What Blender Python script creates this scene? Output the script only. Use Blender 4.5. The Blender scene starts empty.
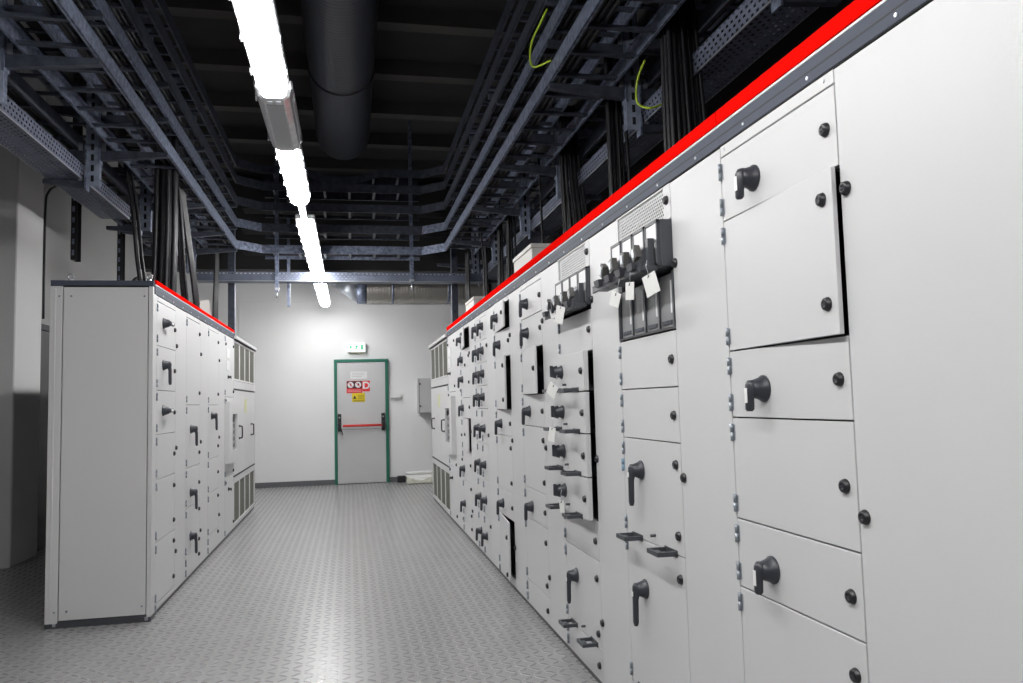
import bpy, bmesh, math, random
from mathutils import Vector, Matrix
random.seed(7)
PI = math.pi
SC = bpy.context.scene
COL = SC.collection
XR, XL, YB = 1.1352, -1.2645, 14.02
ZC = 5.0

# ------------------------------------------------------------------ node helpers
class Nd:
    """tiny expression wrapper round shader sockets"""
    def __init__(s, nt, sock): s.nt, s.s = nt, sock
    def _m(s, op, *a):
        n = s.nt.nodes.new('ShaderNodeMath'); n.operation = op
        for i, v in enumerate((s,) + a):
            if isinstance(v, Nd): s.nt.links.new(v.s, n.inputs[i])
            else: n.inputs[i].default_value = v
        return Nd(s.nt, n.outputs[0])
    def __add__(s, o): return s._m('ADD', o)
    def __sub__(s, o): return s._m('SUBTRACT', o)
    def __mul__(s, o): return s._m('MULTIPLY', o)
    def frac(s): return s._m('FRACT')
    def floor(s): return s._m('FLOOR')
    def abs(s): return s._m('ABSOLUTE')
    def lt(s, o): return s._m('LESS_THAN', o)
    def gt(s, o): return s._m('GREATER_THAN', o)
    def mod(s, o): return s._m('FLOORED_MODULO', o)
    def mx(s, o): return s._m('MAXIMUM', o)
    def mn(s, o): return s._m('MINIMUM', o)

def coords(nt, kind='Object'):
    tc = nt.nodes.new('ShaderNodeTexCoord'); sp = nt.nodes.new('ShaderNodeSeparateXYZ')
    nt.links.new(tc.outputs[kind], sp.inputs[0])
    return [Nd(nt, sp.outputs[i]) for i in range(3)]

def mat(name, col, rough=.5, metal=0., noise=0., nscale=6., emit=None, es=0., bump=0., bscale=300., spec=.5, coat=0.):
    m = bpy.data.materials.new(name); m.use_nodes = True; nt = m.node_tree
    b = nt.nodes['Principled BSDF']
    b.inputs['Base Color'].default_value = (*col, 1); b.inputs['Roughness'].default_value = rough
    b.inputs['Metallic'].default_value = metal; b.inputs['Specular IOR Level'].default_value = spec
    if coat: b.inputs['Coat Weight'].default_value = coat
    tc = nt.nodes.new('ShaderNodeTexCoord')
    if noise:
        n = nt.nodes.new('ShaderNodeTexNoise'); n.inputs['Scale'].default_value = nscale; n.inputs['Detail'].default_value = 4
        nt.links.new(tc.outputs['Object'], n.inputs['Vector'])
        mr = nt.nodes.new('ShaderNodeMapRange')
        mr.inputs['From Min'].default_value = .3; mr.inputs['From Max'].default_value = .7
        mr.inputs['To Min'].default_value = 1 - noise; mr.inputs['To Max'].default_value = 1 + noise
        nt.links.new(n.outputs['Fac'], mr.inputs['Value'])
        vm = nt.nodes.new('ShaderNodeVectorMath'); vm.operation = 'SCALE'
        vm.inputs[0].default_value = col; nt.links.new(mr.outputs[0], vm.inputs['Scale'])
        nt.links.new(vm.outputs[0], b.inputs['Base Color'])
    if bump:
        n = nt.nodes.new('ShaderNodeTexNoise'); n.inputs['Scale'].default_value = bscale
        nt.links.new(tc.outputs['Object'], n.inputs['Vector'])
        bp = nt.nodes.new('ShaderNodeBump'); bp.inputs['Strength'].default_value = bump; bp.inputs['Distance'].default_value = .002
        nt.links.new(n.outputs['Fac'], bp.inputs['Height']); nt.links.new(bp.outputs[0], b.inputs['Normal'])
    if emit:
        b.inputs['Emission Color'].default_value = (*emit, 1); b.inputs['Emission Strength'].default_value = es
    return m

def perforate(m, fn):
    """cut holes: fn(x, y, z) gives 1 inside a hole"""
    nt = m.node_tree; x, y, z = coords(nt)
    hole = fn(x, y, z)
    out = [n for n in nt.nodes if n.type == 'OUTPUT_MATERIAL'][0]
    tr = nt.nodes.new('ShaderNodeBsdfTransparent'); mx = nt.nodes.new('ShaderNodeMixShader')
    nt.links.new(hole.s, mx.inputs[0]); nt.links.new(nt.nodes['Principled BSDF'].outputs[0], mx.inputs[1])
    nt.links.new(tr.outputs[0], mx.inputs[2]); nt.links.new(mx.outputs[0], out.inputs[0])
    return m

M = {}
M['paint'] = mat('cabinet_paint', (.60, .60, .605), .42, noise=.015, nscale=2, bump=.12, bscale=500)
M['side'] = mat('side_panel_paint', (.60, .60, .60), .42, bump=.1, bscale=500)
M['frame'] = mat('inner_steel', (.05, .052, .058), .6, metal=.3)
M['black'] = mat('black_plastic', (.018, .018, .021), .38)
M['void'] = mat('black_interior', (.006, .006, .007), .9)
M['handle'] = mat('charcoal_handle', (.035, .038, .048), .4)
M['bracket'] = mat('dark_bracket', (.07, .075, .085), .42, metal=.3)
M['steel'] = mat('steel', (.55, .57, .60), .35, metal=.9)
M['hinge'] = mat('zinc_hinge', (.33, .36, .40), .4, metal=.6)
M['bluehinge'] = mat('blue_tape', (.25, .36, .46), .5)
M['trimgrey'] = mat('grey_trim', (.062, .072, .10), .55, noise=.05, spec=.2)
M['trimdark'] = mat('dark_trim_groove', (.015, .016, .02), .6)
M['red'] = mat('red_trim', (.80, .005, .003), .6, spec=0.)
M['white'] = mat('white_plastic', (.84, .84, .83), .4)
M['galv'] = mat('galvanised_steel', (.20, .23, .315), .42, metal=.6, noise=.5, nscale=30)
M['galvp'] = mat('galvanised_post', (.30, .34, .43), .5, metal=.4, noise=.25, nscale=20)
M['galvd'] = mat('galvanised_steel_shaded', (.055, .063, .085), .5, metal=.4, noise=.35, nscale=16)  # darkened copy of galv, overhead shade put into its colour
M['cable'] = mat('black_cable', (.006, .006, .008), .5, spec=.35)
M['cableg'] = mat('dark_grey_cable', (.009, .009, .012), .45, spec=.4)
M['cablel'] = mat('pale_cable', (.30, .30, .31), .5)
M['yg'] = mat('yellow_green_wire', (.45, .62, .03), .4)
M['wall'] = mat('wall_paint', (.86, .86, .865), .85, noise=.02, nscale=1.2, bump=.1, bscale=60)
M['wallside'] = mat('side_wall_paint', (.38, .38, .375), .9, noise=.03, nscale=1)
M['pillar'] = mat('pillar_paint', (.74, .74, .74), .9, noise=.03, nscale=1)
M['walldark'] = mat('shade_darkened_wall', (.06, .062, .066), .9, noise=.05, nscale=1)  # wall colour darkened to stand in for shade and cut bounce light
M['ceil'] = mat('dark_ceiling', (.02, .02, .02), .95, noise=.15, nscale=2)  # overhead darkness is put into this near-black colour
M['beam'] = mat('ceiling_joist', (.055, .053, .05), .9, noise=.1, nscale=3)
M['base'] = mat('grey_skirting', (.13, .135, .145), .5)
M['door'] = mat('door_leaf_paint', (.58, .58, .59), .5, noise=.01)
M['doordark'] = mat('dark_door_paint', (.05, .05, .052), .5)
M['green'] = mat('green_door_frame', (.015, .16, .105), .4)
M['signred'] = mat('sign_red', (.75, .03, .04), .4)
M['signdark'] = mat('sign_dark_maroon', (.06, .01, .012), .4)
M['signpink'] = mat('sign_pale_pink', (.80, .33, .35), .5)
M['signyel'] = mat('sign_yellow', (.78, .60, .01), .45)
M['paleyel'] = mat('pale_yellow_sticker', (.62, .63, .36), .55)
M['signwhite'] = mat('sign_white', (.75, .75, .76), .45)
M['bar'] = mat('red_push_bar', (.70, .04, .03), .35)
M['exitgreen'] = mat('exit_green', (.02, .35, .16), .4, emit=(.02, .5, .2), es=.5)
M['exitwhite'] = mat('exit_lit_face', (.8, .85, .82), .4, emit=(.9, 1, .93), es=.9)
M['mesh'] = mat('filter_mesh', (.17, .175, .15), .7, noise=.12, nscale=60)
M['lamp'] = mat('lit_diffuser', (.9, .9, .9), .4, emit=(1.0, .995, .985), es=46.0)
M['housing'] = mat('lamp_housing', (.35, .36, .37), .5)
M['unlit'] = mat('unlit_diffuser', (.62, .63, .64), .25, noise=.1, nscale=20, coat=.5)
M['duct'] = mat('black_flexible_duct', (.055, .06, .07), .38, metal=.25)
M['alu'] = mat('spiral_duct_metal', (.42, .40, .37), .34, metal=.85, noise=.06, nscale=5)
M['alul'] = mat('elbow_metal', (.62, .66, .72), .4, metal=.6)
M['tag'] = mat('paper_tag', (.74, .74, .72), .6)
M['cass'] = mat('fuse_cassette', (.20, .205, .21), .35, noise=.08, nscale=15)
M['cassd'] = mat('dark_switch_body', (.06, .065, .075), .4)
M['grip'] = mat('grey_switch_grip', (.11, .11, .105), .45)
M['film'] = mat('crumpled_film', (.55, .55, .47), .45, noise=.2, nscale=20)
M['box'] = mat('box_card', (.66, .66, .63), .6)
M['boxy'] = mat('box_card_yellow', (.62, .58, .30), .6)
M['glass'] = mat('dark_window', (.03, .035, .04), .12, spec=.8)
# perforated sheets
def slots(px, pz, fx, fz):
    def fn(x, y, z):
        v = (x + z) * (1 / pz); row = v.floor().mod(2.0)
        u = (y * (1 / px) + row * .5).frac()
        return ((u - .5).abs().lt(fx / 2)) * ((v.frac() - .5).abs().lt(fz / 2))
    return fn
M['perf'] = perforate(mat('perforated_tray', (.17, .19, .26), .45, metal=.4, noise=.15, nscale=10), slots(.046, .030, .50, .50))
M['perfx'] = perforate(mat('perforated_cross_tray', (.20, .225, .30), .45, metal=.4, noise=.15, nscale=10),
                       lambda x, y, z: slots(.05, .028, .4, .45)(y, x, z))
M['vent'] = perforate(mat('perforated_vent', (.60, .60, .605), .45),
                      lambda x, y, z: slots(.017, .0125, .68, .66)(x * 0.0, y, z))

def floor_material():
    m = mat('tread_plate_floor', (.275, .275, .277), .36, noise=.05, nscale=3, spec=.5)
    nt = m.node_tree; b = nt.nodes['Principled BSDF']
    x, y, z = coords(nt)
    c = .062
    hs = []
    for par in (0, 1):
        u = x * (1 / c); v = y * (1 / c)
        fu, fv = u.floor(), v.floor()
        on = ((fu + fv).mod(2.0) - par).abs().lt(.5)
        a, d = u.frac() - .5, v.frac() - .5
        if par: p, q = (a + d), (a - d)
        else: p, q = (a - d), (a + d)
        p = p * .707; q = q * .707
        e = (p * 1.9) * (p * 1.9) + (q * 5.5) * (q * 5.5)
        h = ((e * -1.0) + 1.0).mx(0.0).mn(.5) * on
        hs.append(h)
    h = hs[0] + hs[1]
    bp = nt.nodes.new('ShaderNodeBump'); bp.inputs['Distance'].default_value = .0065; bp.inputs['Strength'].default_value = .85
    nt.links.new(h.s, bp.inputs['Height']); nt.links.new(bp.outputs[0], b.inputs['Normal'])
    # worn tops of the studs are smoother and paler
    r = (h * -.16) + .31
    nt.links.new(r.s, b.inputs['Roughness'])
    return m
M['floor'] = floor_material()

# ------------------------------------------------------------------ mesh builder
class MB:
    def __init__(s): s.bm = bmesh.new(); s.mats = []
    def mi(s, m):
        if m not in s.mats: s.mats.append(m)
        return s.mats.index(m)
    def _fin(s, n0, m, smooth=False):
        s.bm.faces.ensure_lookup_table(); k = s.mi(m)
        for f in s.bm.faces[n0:]:
            f.material_index = k; f.smooth = smooth
    def box(s, x0, x1, y0, y1, z0, z1, m, T=None):
        n0 = len(s.bm.faces)
        P = [Vector(p) for p in ((x0,y0,z0),(x1,y0,z0),(x1,y1,z0),(x0,y1,z0),(x0,y0,z1),(x1,y0,z1),(x1,y1,z1),(x0,y1,z1))]
        if T: P = [T @ p for p in P]
        v = [s.bm.verts.new(p) for p in P]
        fs = ((0,3,2,1),(4,5,6,7),(0,1,5,4),(1,2,6,5),(2,3,7,6),(3,0,4,7))
        neg = (x1-x0)*(y1-y0)*(z1-z0) < 0
        for f in fs: s.bm.faces.new([v[i] for i in (f[::-1] if neg else f)])
        s._fin(n0, m); return s
    def hull(s, pts_a, pts_b, m, smooth=False):
        """loft between two loops with caps"""
        n0 = len(s.bm.faces)
        a = [s.bm.verts.new(p) for p in pts_a]; b = [s.bm.verts.new(p) for p in pts_b]; n = len(a)
        for i in range(n): s.bm.faces.new((a[i], a[(i+1) % n], b[(i+1) % n], b[i]))
        s.bm.faces.new(a[::-1]); s.bm.faces.new(b)
        bmesh.ops.recalc_face_normals(s.bm, faces=list(s.bm.faces)[n0:])
        s._fin(n0, m, smooth); s.bm.faces.ensure_lookup_table(); s.bm.faces[-1].smooth = s.bm.faces[-2].smooth = False; return s
    def lathe(s, prof, org, axis, m, seg=16, cap=True):
        """prof: list of (radius, distance along axis)"""
        n0 = len(s.bm.faces); ax = Vector(axis).normalized()
        u = ax.orthogonal().normalized(); w = ax.cross(u); o = Vector(org); rings = []
        for r, d in prof:
            rings.append([s.bm.verts.new(o + ax*d + (u*math.cos(2*PI*k/seg) + w*math.sin(2*PI*k/seg))*r) for k in range(seg)])
        for a, b in zip(rings, rings[1:]):
            for k in range(seg): s.bm.faces.new((a[k], a[(k+1) % seg], b[(k+1) % seg], b[k]))
        if cap:
            s.bm.faces.new(rings[0][::-1]); s.bm.faces.new(rings[-1])
        s._fin(n0, m, True)
        s.bm.faces.ensure_lookup_table()
        if cap:
            s.bm.faces[-1].smooth = False; s.bm.faces[-2].smooth = False
        return s
    def cyl(s, p0, p1, r, m, seg=12):
        p0, p1 = Vector(p0), Vector(p1); return s.lathe([(r, 0), (r, (p1-p0).length)], p0, p1-p0, m, seg)
    def tube(s, pts, r, m, seg=8):
        n0 = len(s.bm.faces); pts = [Vector(p) for p in pts]; rings = []; u = None
        for i, p in enumerate(pts):
            t = (pts[min(i+1, len(pts)-1)] - pts[max(i-1, 0)]).normalized()
            u = t.orthogonal().normalized() if u is None else (u - t*u.dot(t)).normalized()
            w = t.cross(u)
            rings.append([s.bm.verts.new(p + (u*math.cos(2*PI*k/seg) + w*math.sin(2*PI*k/seg))*r) for k in range(seg)])
        for a, b in zip(rings, rings[1:]):
            for k in range(seg): s.bm.faces.new((a[k], a[(k+1) % seg], b[(k+1) % seg], b[k]))
        s.bm.faces.new(rings[0][::-1]); s.bm.faces.new(rings[-1])
        s._fin(n0, m, True); return s
    def mesh(s, name):
        me = bpy.data.meshes.new(name); s.bm.to_mesh(me); s.bm.free()
        for m in s.mats: me.materials.append(m)
        return me
    def build(s, name, parent=None, loc=(0,0,0), rz=0, bevel=0):
        o = bpy.data.objects.new(name, s.mesh(name)); COL.objects.link(o)
        o.location = loc; o.rotation_euler = (0,0,rz)
        if parent: o.parent = parent
        if bevel:
            b = o.modifiers.new('edge', 'BEVEL'); b.width = bevel; b.segments = 1; b.limit_method = 'ANGLE'
        return o

def put(name, me, parent, loc, rot=(0,0,0), label=None):
    o = bpy.data.objects.new(name, me); COL.objects.link(o); o.location = loc; o.rotation_euler = rot; o.parent = parent
    if label: o['label'] = label
    return o
def tag(o, label, cat, group=None, kind=None):
    o['label'] = label; o['category'] = cat
    if group: o['group'] = group
    if kind: o['kind'] = kind
    return o
def empty(name, loc, rz=0):
    o = bpy.data.objects.new(name, None); COL.objects.link(o); o.location = loc; o.rotation_euler = (0,0,rz)
    o.empty_display_size = .1
    return o
def struct(mb, name, label=None, bevel=0):
    o = mb.build(name, bevel=bevel); o['kind'] = 'structure'
    if label: o['label'] = label
    return o
def spline(pts, n=8):
    """Catmull-Rom through the points"""
    P = [Vector(p) for p in pts]; P = [P[0]*2-P[1]] + P + [P[-1]*2-P[-2]]; out = []
    for i in range(1, len(P)-2):
        for k in range(n):
            t = k/n; a, b, c, d = P[i-1:i+3]
            out.append(.5*((2*b) + (c-a)*t + (2*a-5*b+4*c-d)*t*t + (3*b-a-3*c+d)*t**3))
    out.append(P[-2]); return out

# ================================================================== the room
struct(MB().box(-3.6, 2.6, -2.6, YB+.1, -.1, 0, M['floor']), 'floor')
struct(MB().box(-3.7, 2.7, -2.7, YB+.2, ZC, ZC+.1, M['ceil']), 'ceiling')
struct(MB().box(-3.6, 2.6, YB, YB+.15, 0, ZC, M['wall']), 'wall_back')
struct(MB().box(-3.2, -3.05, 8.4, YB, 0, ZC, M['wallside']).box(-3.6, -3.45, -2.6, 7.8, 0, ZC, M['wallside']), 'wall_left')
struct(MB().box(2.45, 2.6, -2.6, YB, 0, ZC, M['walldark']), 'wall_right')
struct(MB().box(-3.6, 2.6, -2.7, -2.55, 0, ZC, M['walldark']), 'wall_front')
struct(MB().box(-3.05, 2.45, 12.55, 12.85, 3.46, ZC-.17, M['ceil']), 'trim_12', 'added dark beam blacking out the upper back wall')  # no beam known here, added to keep the upper back wall black
struct(MB().box(-3.6, -2.93, 7.8, 8.42, 0, ZC, M['pillar']), 'trim_1', 'plain grey concrete pillar standing against the left wall', bevel=.01)
b = MB()
b.box(-3.05, -.262, YB-.018, YB, 0, .085, M['base']).box(.665, 2.45, YB-.018, YB, 0, .085, M['base'])
struct(b, 'baseboard_back')
struct(MB().box(-3.05, -3.035, 8.42, YB, 0, .085, M['base']), 'baseboard_left')
for i in range(9):
    y = 3.6 + i*1.16
    struct(MB().box(-3.4, 2.45, y, y+.16, ZC-.16, ZC, M['beam']), 'trim_%d' % (i+2))
# flush rectangular panel outlined on the back wall
b = MB(); x0, x1, z0, z1 = -1.83, -.52, .09, 3.15
b.box(x0, x0+.016, YB-.01, YB, z0+.02, z1, M['white']); b.box(x0+.016, x1, YB-.01, YB, z1-.014, z1, M['white'])
struct(b, 'trim_11', 'thin flush strip edging a panel on the back wall')
# dark door in the left wall
d = MB().box(-3.05, -3.02, 8.46, 9.42, 0, 2.24, M['doordark'])
d.box(-3.02, -3.005, 8.46, 8.52, 0, 2.24, M['frame']).box(-3.02, -3.005, 9.36, 9.42, 0, 2.24, M['frame']).box(-3.02, -3.005, 8.52, 9.36, 2.18, 2.24, M['frame'])
struct(d, 'door_2', 'dark door in the left wall behind the pillar')

# escape door on the back wall
YD = YB - .03
dr = empty('door_1', (.196, YB, 0)); dr['kind'] = 'structure'; dr['label'] = 'grey escape door in a green frame'
def P(mb, name, label=None, bevel=0, par=None):
    o = mb.build(name, parent=par or dr, loc=(-.196, -YB, 0), bevel=bevel)
    if label: o['label'] = label
    return o
f = MB().box(-.262, -.212, YB-.06, YB, 0, 2.14, M['green']).box(.612, .662, YB-.06, YB, 0, 2.14, M['green']).box(-.212, .612, YB-.06, YB, 2.09, 2.14, M['green'])
P(f, 'door_frame', 'green door frame', .004)
lf = P(MB().box(-.208, .608, YB-.045, YB-.002, .012, 2.086, M['door']).box(-.208, .608, YB-.047, YB-.045, .93, .936, M['base']), 'door_leaf', bevel=.003)
bar = MB().cyl((-.12, YB-.13, .995), (.54, YB-.13, .995), .021, M['bar'], 14)
P(bar, 'push_bar', 'red push bar')
for xx, nm in ((-.175, 'bar_bracket'), (.565, 'bar_bracket')):
    k = MB().box(xx-.03, xx+.03, YB-.075, YB-.045, .90, 1.20, M['black'])
    k.box(xx-.022, xx+.022, YB-.15, YB-.075, .955, 1.06, M['black'])
    k.cyl((xx, YB-.08, 1.14), (xx, YB-.075-.02, 1.14), .014, M['steel'])
    if xx < 0: k.hull([(xx+.0,YB-.15,.97),(xx+.03,YB-.15,.97),(xx+.03,YB-.12,.97),(xx,YB-.12,.97)], [(xx+.05,YB-.15,.84),(xx+.065,YB-.15,.84),(xx+.065,YB-.13,.84),(xx+.05,YB-.13,.84)], M['black'])
    P(k, nm, 'black push bar bracket', .004)

def text_mesh(mb, s, size, org, m, th=.001, right=Vector((1,0,0)), up=Vector((0,0,1))):
    cu = bpy.data.curves.new('glyphs', 'FONT'); cu.body = s; cu.size = size; cu.align_x = 'CENTER'; cu.align_y = 'CENTER'; cu.extrude = th; cu.offset = size*.03
    o = bpy.data.objects.new('glyphs', cu); COL.objects.link(o)
    dg = bpy.context.evaluated_depsgraph_get(); dg.update(); me = bpy.data.meshes.new_from_object(o.evaluated_get(dg))
    n = right.cross(up); T = Matrix((right, up, n)).transposed().to_4x4(); T.translation = Vector(org)
    me.transform(T); n0 = len(mb.bm.faces); mb.bm.from_mesh(me); mb._fin(n0, m)
    bpy.data.objects.remove(o); bpy.data.curves.remove(cu); bpy.data.meshes.remove(me)
YF = YB - .047
def plate(x0, x1, z0, z1, m, lay=0, mb=None):
    mb = mb or MB(); return mb.box(x0, x1, YF-.003-.0016*lay, YF-.0016*lay+.002, z0, z1, m)
# paper notice
n = plate(.015, .30, 1.80, 1.925, M['signwhite'])
for k in range(3): plate(.04, .27-.03*k, 1.895-.03*k, 1.901-.03*k, M['housing'], 1, n)
tag(n.build('paper_notice'), 'white paper notice taped to the door above the red signs', 'notice')
# red prohibition sign with two round pictograms
n = plate(-.05, .215, 1.555, 1.765, M['signred']); plate(-.045, .21, 1.635, 1.76, M['signdark'], 1, n)
for cx in (.018, .145):
    n.lathe([(.052, 0), (.052, .003)], (cx, YF-.005, 1.697), (0,-1,0), M['signwhite'], 24)
    T = Matrix.Translation((cx, 0, 1.697)) @ Matrix.Rotation(PI/4, 4, 'Y')
    n.box(-.045, .045, YF-.0105, YF-.008, -.006, .006, M['signred'], T)
n.box(.010, .03, YF-.0098, YF-.008, 1.675, 1.72, M['black']); n.box(.135, .165, YF-.0098, YF-.008, 1.68, 1.715, M['black']); n.box(.144, .156, YF-.0098, YF-.008, 1.715, 1.728, M['black'])
for k in range(2): plate(-.03, .195, 1.60-.026*k, 1.612-.026*k, M['signpink'], 1, n)
tag(n.build('prohibition_sign'), 'red and dark sign with two round white pictograms on the door', 'sign')
n = plate(.219, .345, 1.58, 1.765, M['signred']); text_mesh(n, 'D', .17, (.283, YF-.0045, 1.678), M['signwhite'])
tag(n.build('letter_sign'), 'red sign with a white letter D on the door', 'sign')
n = plate(.04, .26, 1.40, 1.552, M['signyel'])
n.hull([(.055,YF-.004,1.455),(.115,YF-.004,1.455),(.085,YF-.004,1.515)], [(.055,YF-.006,1.455),(.115,YF-.006,1.455),(.085,YF-.006,1.515)], M['black'])
for k in range(3): plate(.14, .24, 1.505-.022*k, 1.511-.022*k, M['black'], 1, n)
for k in range(2): plate(.06, .24, 1.428-.016*k, 1.433-.016*k, M['black'], 1, n)
tag(n.build('warning_sign'), 'yellow warning sign with a black triangle on the door', 'sign')

# exit sign
e = empty('exit_sign', (.12, YB, 2.25))
tag(e, 'lit green and white escape sign above the door', 'sign')
def PE(mb, name, label=None):
    o = mb.build(name, parent=e, loc=(-.12, -YB, -2.25))
    if label: o['label'] = label
PE(MB().box(-.03, .28, YB-.07, YB, 2.26, 2.42, M['white']), 'housing')
g = MB().box(-.02, .27, YB-.076, YB-.07, 2.27, 2.41, M['exitwhite']); PE(g, 'lit_face')
g = MB(); ya, yb = YB-.08, YB-.076
g.box(.01, .045, ya, yb, 2.325, 2.37, M['exitgreen'])            # arrow panel
g.box(.20, .235, ya, yb, 2.305, 2.39, M['exitgreen'])             # doorway
g.lathe([(.011, 0), (.011, .004)], (.135, yb, 2.388), (0,-1,0), M['exitgreen'], 12)
for (a0, c0, a1, c1, w) in ((.13,2.372,.115,2.335,.012),(.13,2.37,.155,2.352,.006),(.128,2.368,.10,2.36,.006),(.115,2.335,.14,2.315,.007),(.14,2.315,.15,2.293,.006),(.115,2.335,.10,2.312,.007),(.10,2.312,.075,2.308,.006)):
    v = Vector((a1-a0, 0, c1-c0)); nrm = Vector((-v.z, 0, v.x)).normalized()*w
    q = [Vector((a0,0,c0))+nrm, Vector((a0,0,c0))-nrm, Vector((a1,0,c1))-nrm, Vector((a1,0,c1))+nrm]
    g.hull([p+Vector((0,ya,0)) for p in q], [p+Vector((0,yb,0)) for p in q], M['exitgreen'])
PE(g, 'pictogram', 'green running figure, arrow panel and doorway')
PE(MB().box(.0, .25, YB-.055, YB, 2.25, 2.27, M['boxy']), 'base_strip')

# small wall things
tag(MB().box(.70, .88, YB-.05, YB, 1.44, 1.535, M['white']).box(.705, .875, YB-.052, YB-.05, 1.446, 1.456, M['base']).build('wall_device', bevel=.006), 'small white rectangular device on the wall right of the door', 'wall device')
w = empty('wall_cabinet', (1.4, YB, 1.2))
def PW(mb, nm, bevel=0): return mb.build(nm, parent=w, loc=(-1.4, -YB, -1.2), bevel=bevel)
PW(MB().box(1.16, 1.62, YB-.30, YB, 1.20, 1.77, M['side']), 'body', .004)
PW(MB().box(1.15, 1.63, YB-.325, YB-.302, 1.19, 1.78, M['side']).box(1.17,1.18,YB-.327,YB-.325,1.2,1.77,M['base']), 'door', .003)
for zz in (1.30, 1.68): PW(MB().cyl((1.19, YB-.325, zz), (1.19, YB-.345, zz), .014, M['black']), 'lock')
tag(w, 'grey metal cabinet mounted on the wall beside the right vent cabinet', 'cabinet')

# things lying by the back wall
tag(MB().box(.79, .925, YB-.18, YB-.06, .0, .11, M['black']).build('black_block', bevel=.006), 'small black block on the floor right of the door', 'block')
r_ = MB().cyl((.94, YB-.12, .15), (1.80, YB-.12, .155), .028, M['white'], 14).cyl((.95, YB-.2, .03), (1.8, YB-.2, .03), .03, M['white'], 12)
r_.cyl((.95, YB-.13, .07), (1.8, YB-.13, .07), .045, M['white'], 12)
tag(r_.build('paper_roll'), 'white rolls stacked on the floor against the back wall', 'roll')
g = MB(); n0 = 0; nx, ny = 26, 8; grid = []
rr = random.Random(4)
for i in range(nx+1):
    row = []
    for j in range(ny+1):
        u, v = i/nx, j/ny
        row.append(g.bm.verts.new((.93+.75*u + rr.uniform(-.01,.01), YB-.52+.28*v, .006+abs(.085*math.sin(v*PI*.9)*(.55+.45*math.sin(u*9+v*3))) + rr.uniform(0,.016))))
    grid.append(row)
for i in range(nx):
    for j in range(ny): g.bm.faces.new((grid[i][j], grid[i+1][j], grid[i+1][j+1], grid[i][j+1]))
g._fin(0, M['film'])
o = g.build('plastic_film'); so = o.modifiers.new('t', 'SOLIDIFY'); so.thickness = .003
tag(o, 'crumpled translucent packing film lying in front of the white rolls', 'packing film')

# ================================================================== switchgear
# local frame of a cabinet: +x out of its face, +y from hinge side to latch side
def lock_mesh():
    b = MB(); b.lathe([(.0175, 0), (.0175, .003), (.0155, .0045), (.0145, .010), (.0115, .012), (.004, .0122), (.004, .011)], (0,0,0), (1,0,0), M['black'], 14)
    b.box(.0118, .0135, -.0075, .0075, -.002, .002, M['handle']); return b.mesh('lock')
def hinge_mesh(m):
    b = MB(); b.cyl((.005, 0, -.026), (.005, 0, -.001), .0055, m, 8).cyl((.005, 0, .001), (.005, 0, .026), .0055, m, 8)
    b.box(-.002, .0015, 0, .012, -.024, .024, m); return b.mesh('hinge')
def handle_mesh(grip, label=1., ang=0.):
    """rotary switch handle: round escutcheon, neck and a pistol grip pointing down"""
    b = MB(); b.lathe([(.038, 0), (.038, .006), (.034, .010), (.028, .03), (.024, .046), (.018, .052)], (0,0,0), (1,0,0), M['handle'], 20)
    # grip: lofted section running down from the axis
    def ring(z, w, x0, x1, n=10):
        cx = (x0+x1)/2; hx = (x1-x0)/2
        return [(cx+hx*math.cos(2*PI*k/n), w*math.sin(2*PI*k/n), z) for k in range(n)]
    secs = [ring(.024,.014,.030,.058), ring(.012,.020,.026,.066), ring(-.01,.019,.030,.068), ring(-.3*grip,.0155,.040,.068), ring(-.9*grip,.016,.042,.069), ring(-grip,.011,.047,.065)]
    n0 = len(b.bm.faces); R = [[b.bm.verts.new(p) for p in q] for q in secs]
    for a, c in zip(R, R[1:]):
        for k in range(10): b.bm.faces.new((a[k], c[k], c[(k+1) % 10], a[(k+1) % 10]))
    b.bm.faces.new(R[0]); b.bm.faces.new(R[-1][::-1]); b._fin(n0, M['handle'], True)
    if label: b.box(.0675, .0692, -.007, .007, (-.12-.5*label)*grip, -.12*grip+.01, M['white'])
    me = b.mesh('handle')
    me.transform(Matrix.Diagonal((.82, 1.0, 1.0, 1.0)))
    if ang: me.transform(Matrix.Rotation(ang, 4, 'X'))
    return me
def knob_mesh():
    """conical rotary knob with a ridge"""
    b = MB(); b.lathe([(.036, 0), (.036, .006), (.031, .010), (.022, .045), (.018, .052)], (0,0,0), (1,0,0), M['handle'], 20)
    b.hull([(.03,-.009,-.034),(.03,.009,-.034),(.03,.009,.034),(.03,-.009,.034)], [(.074,-.006,-.024),(.074,.006,-.024),(.074,.006,.024),(.074,-.006,.024)], M['handle'])
    b.box(.055, .074, -.005, .005, -.004, .034, M['handle']); me = b.mesh('knob'); me.transform(Matrix.Diagonal((.85, 1, 1, 1))); return me
def bracket_mesh():
    """open U shaped padlock bracket standing out of a door"""
    b = MB(); t = .010; W = .052; D = .075
    b.box(0, D, -W, -W+t, -.008, .008, M['bracket']).box(0, D, W-t, W, -.008, .008, M['bracket']).box(D-t, D, -W+t, W-t, -.008, .008, M['bracket'])
    b.box(-.001, .004, -W-.004, W+.004, -.012, .012, M['bracket']); b.box(D-.03, D-.012, -.02, .02, -.005, .005, M['bracket'])
    return b.mesh('padlock_bracket')
ME = dict(lock=lock_mesh(), hinge=hinge_mesh(M['hinge']), blue=hinge_mesh(M['bluehinge']),
          short=handle_mesh(.062), mid=handle_mesh(.085, 0), long=handle_mesh(.138, .12), side=handle_mesh(.10, 1., PI/2), knob=knob_mesh(), bracket=bracket_mesh())
b = MB(); b.cyl((0,0,0), (.02,0,0), .006, M['bracket'], 8); ME['pin'] = b.mesh('pin')
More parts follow.
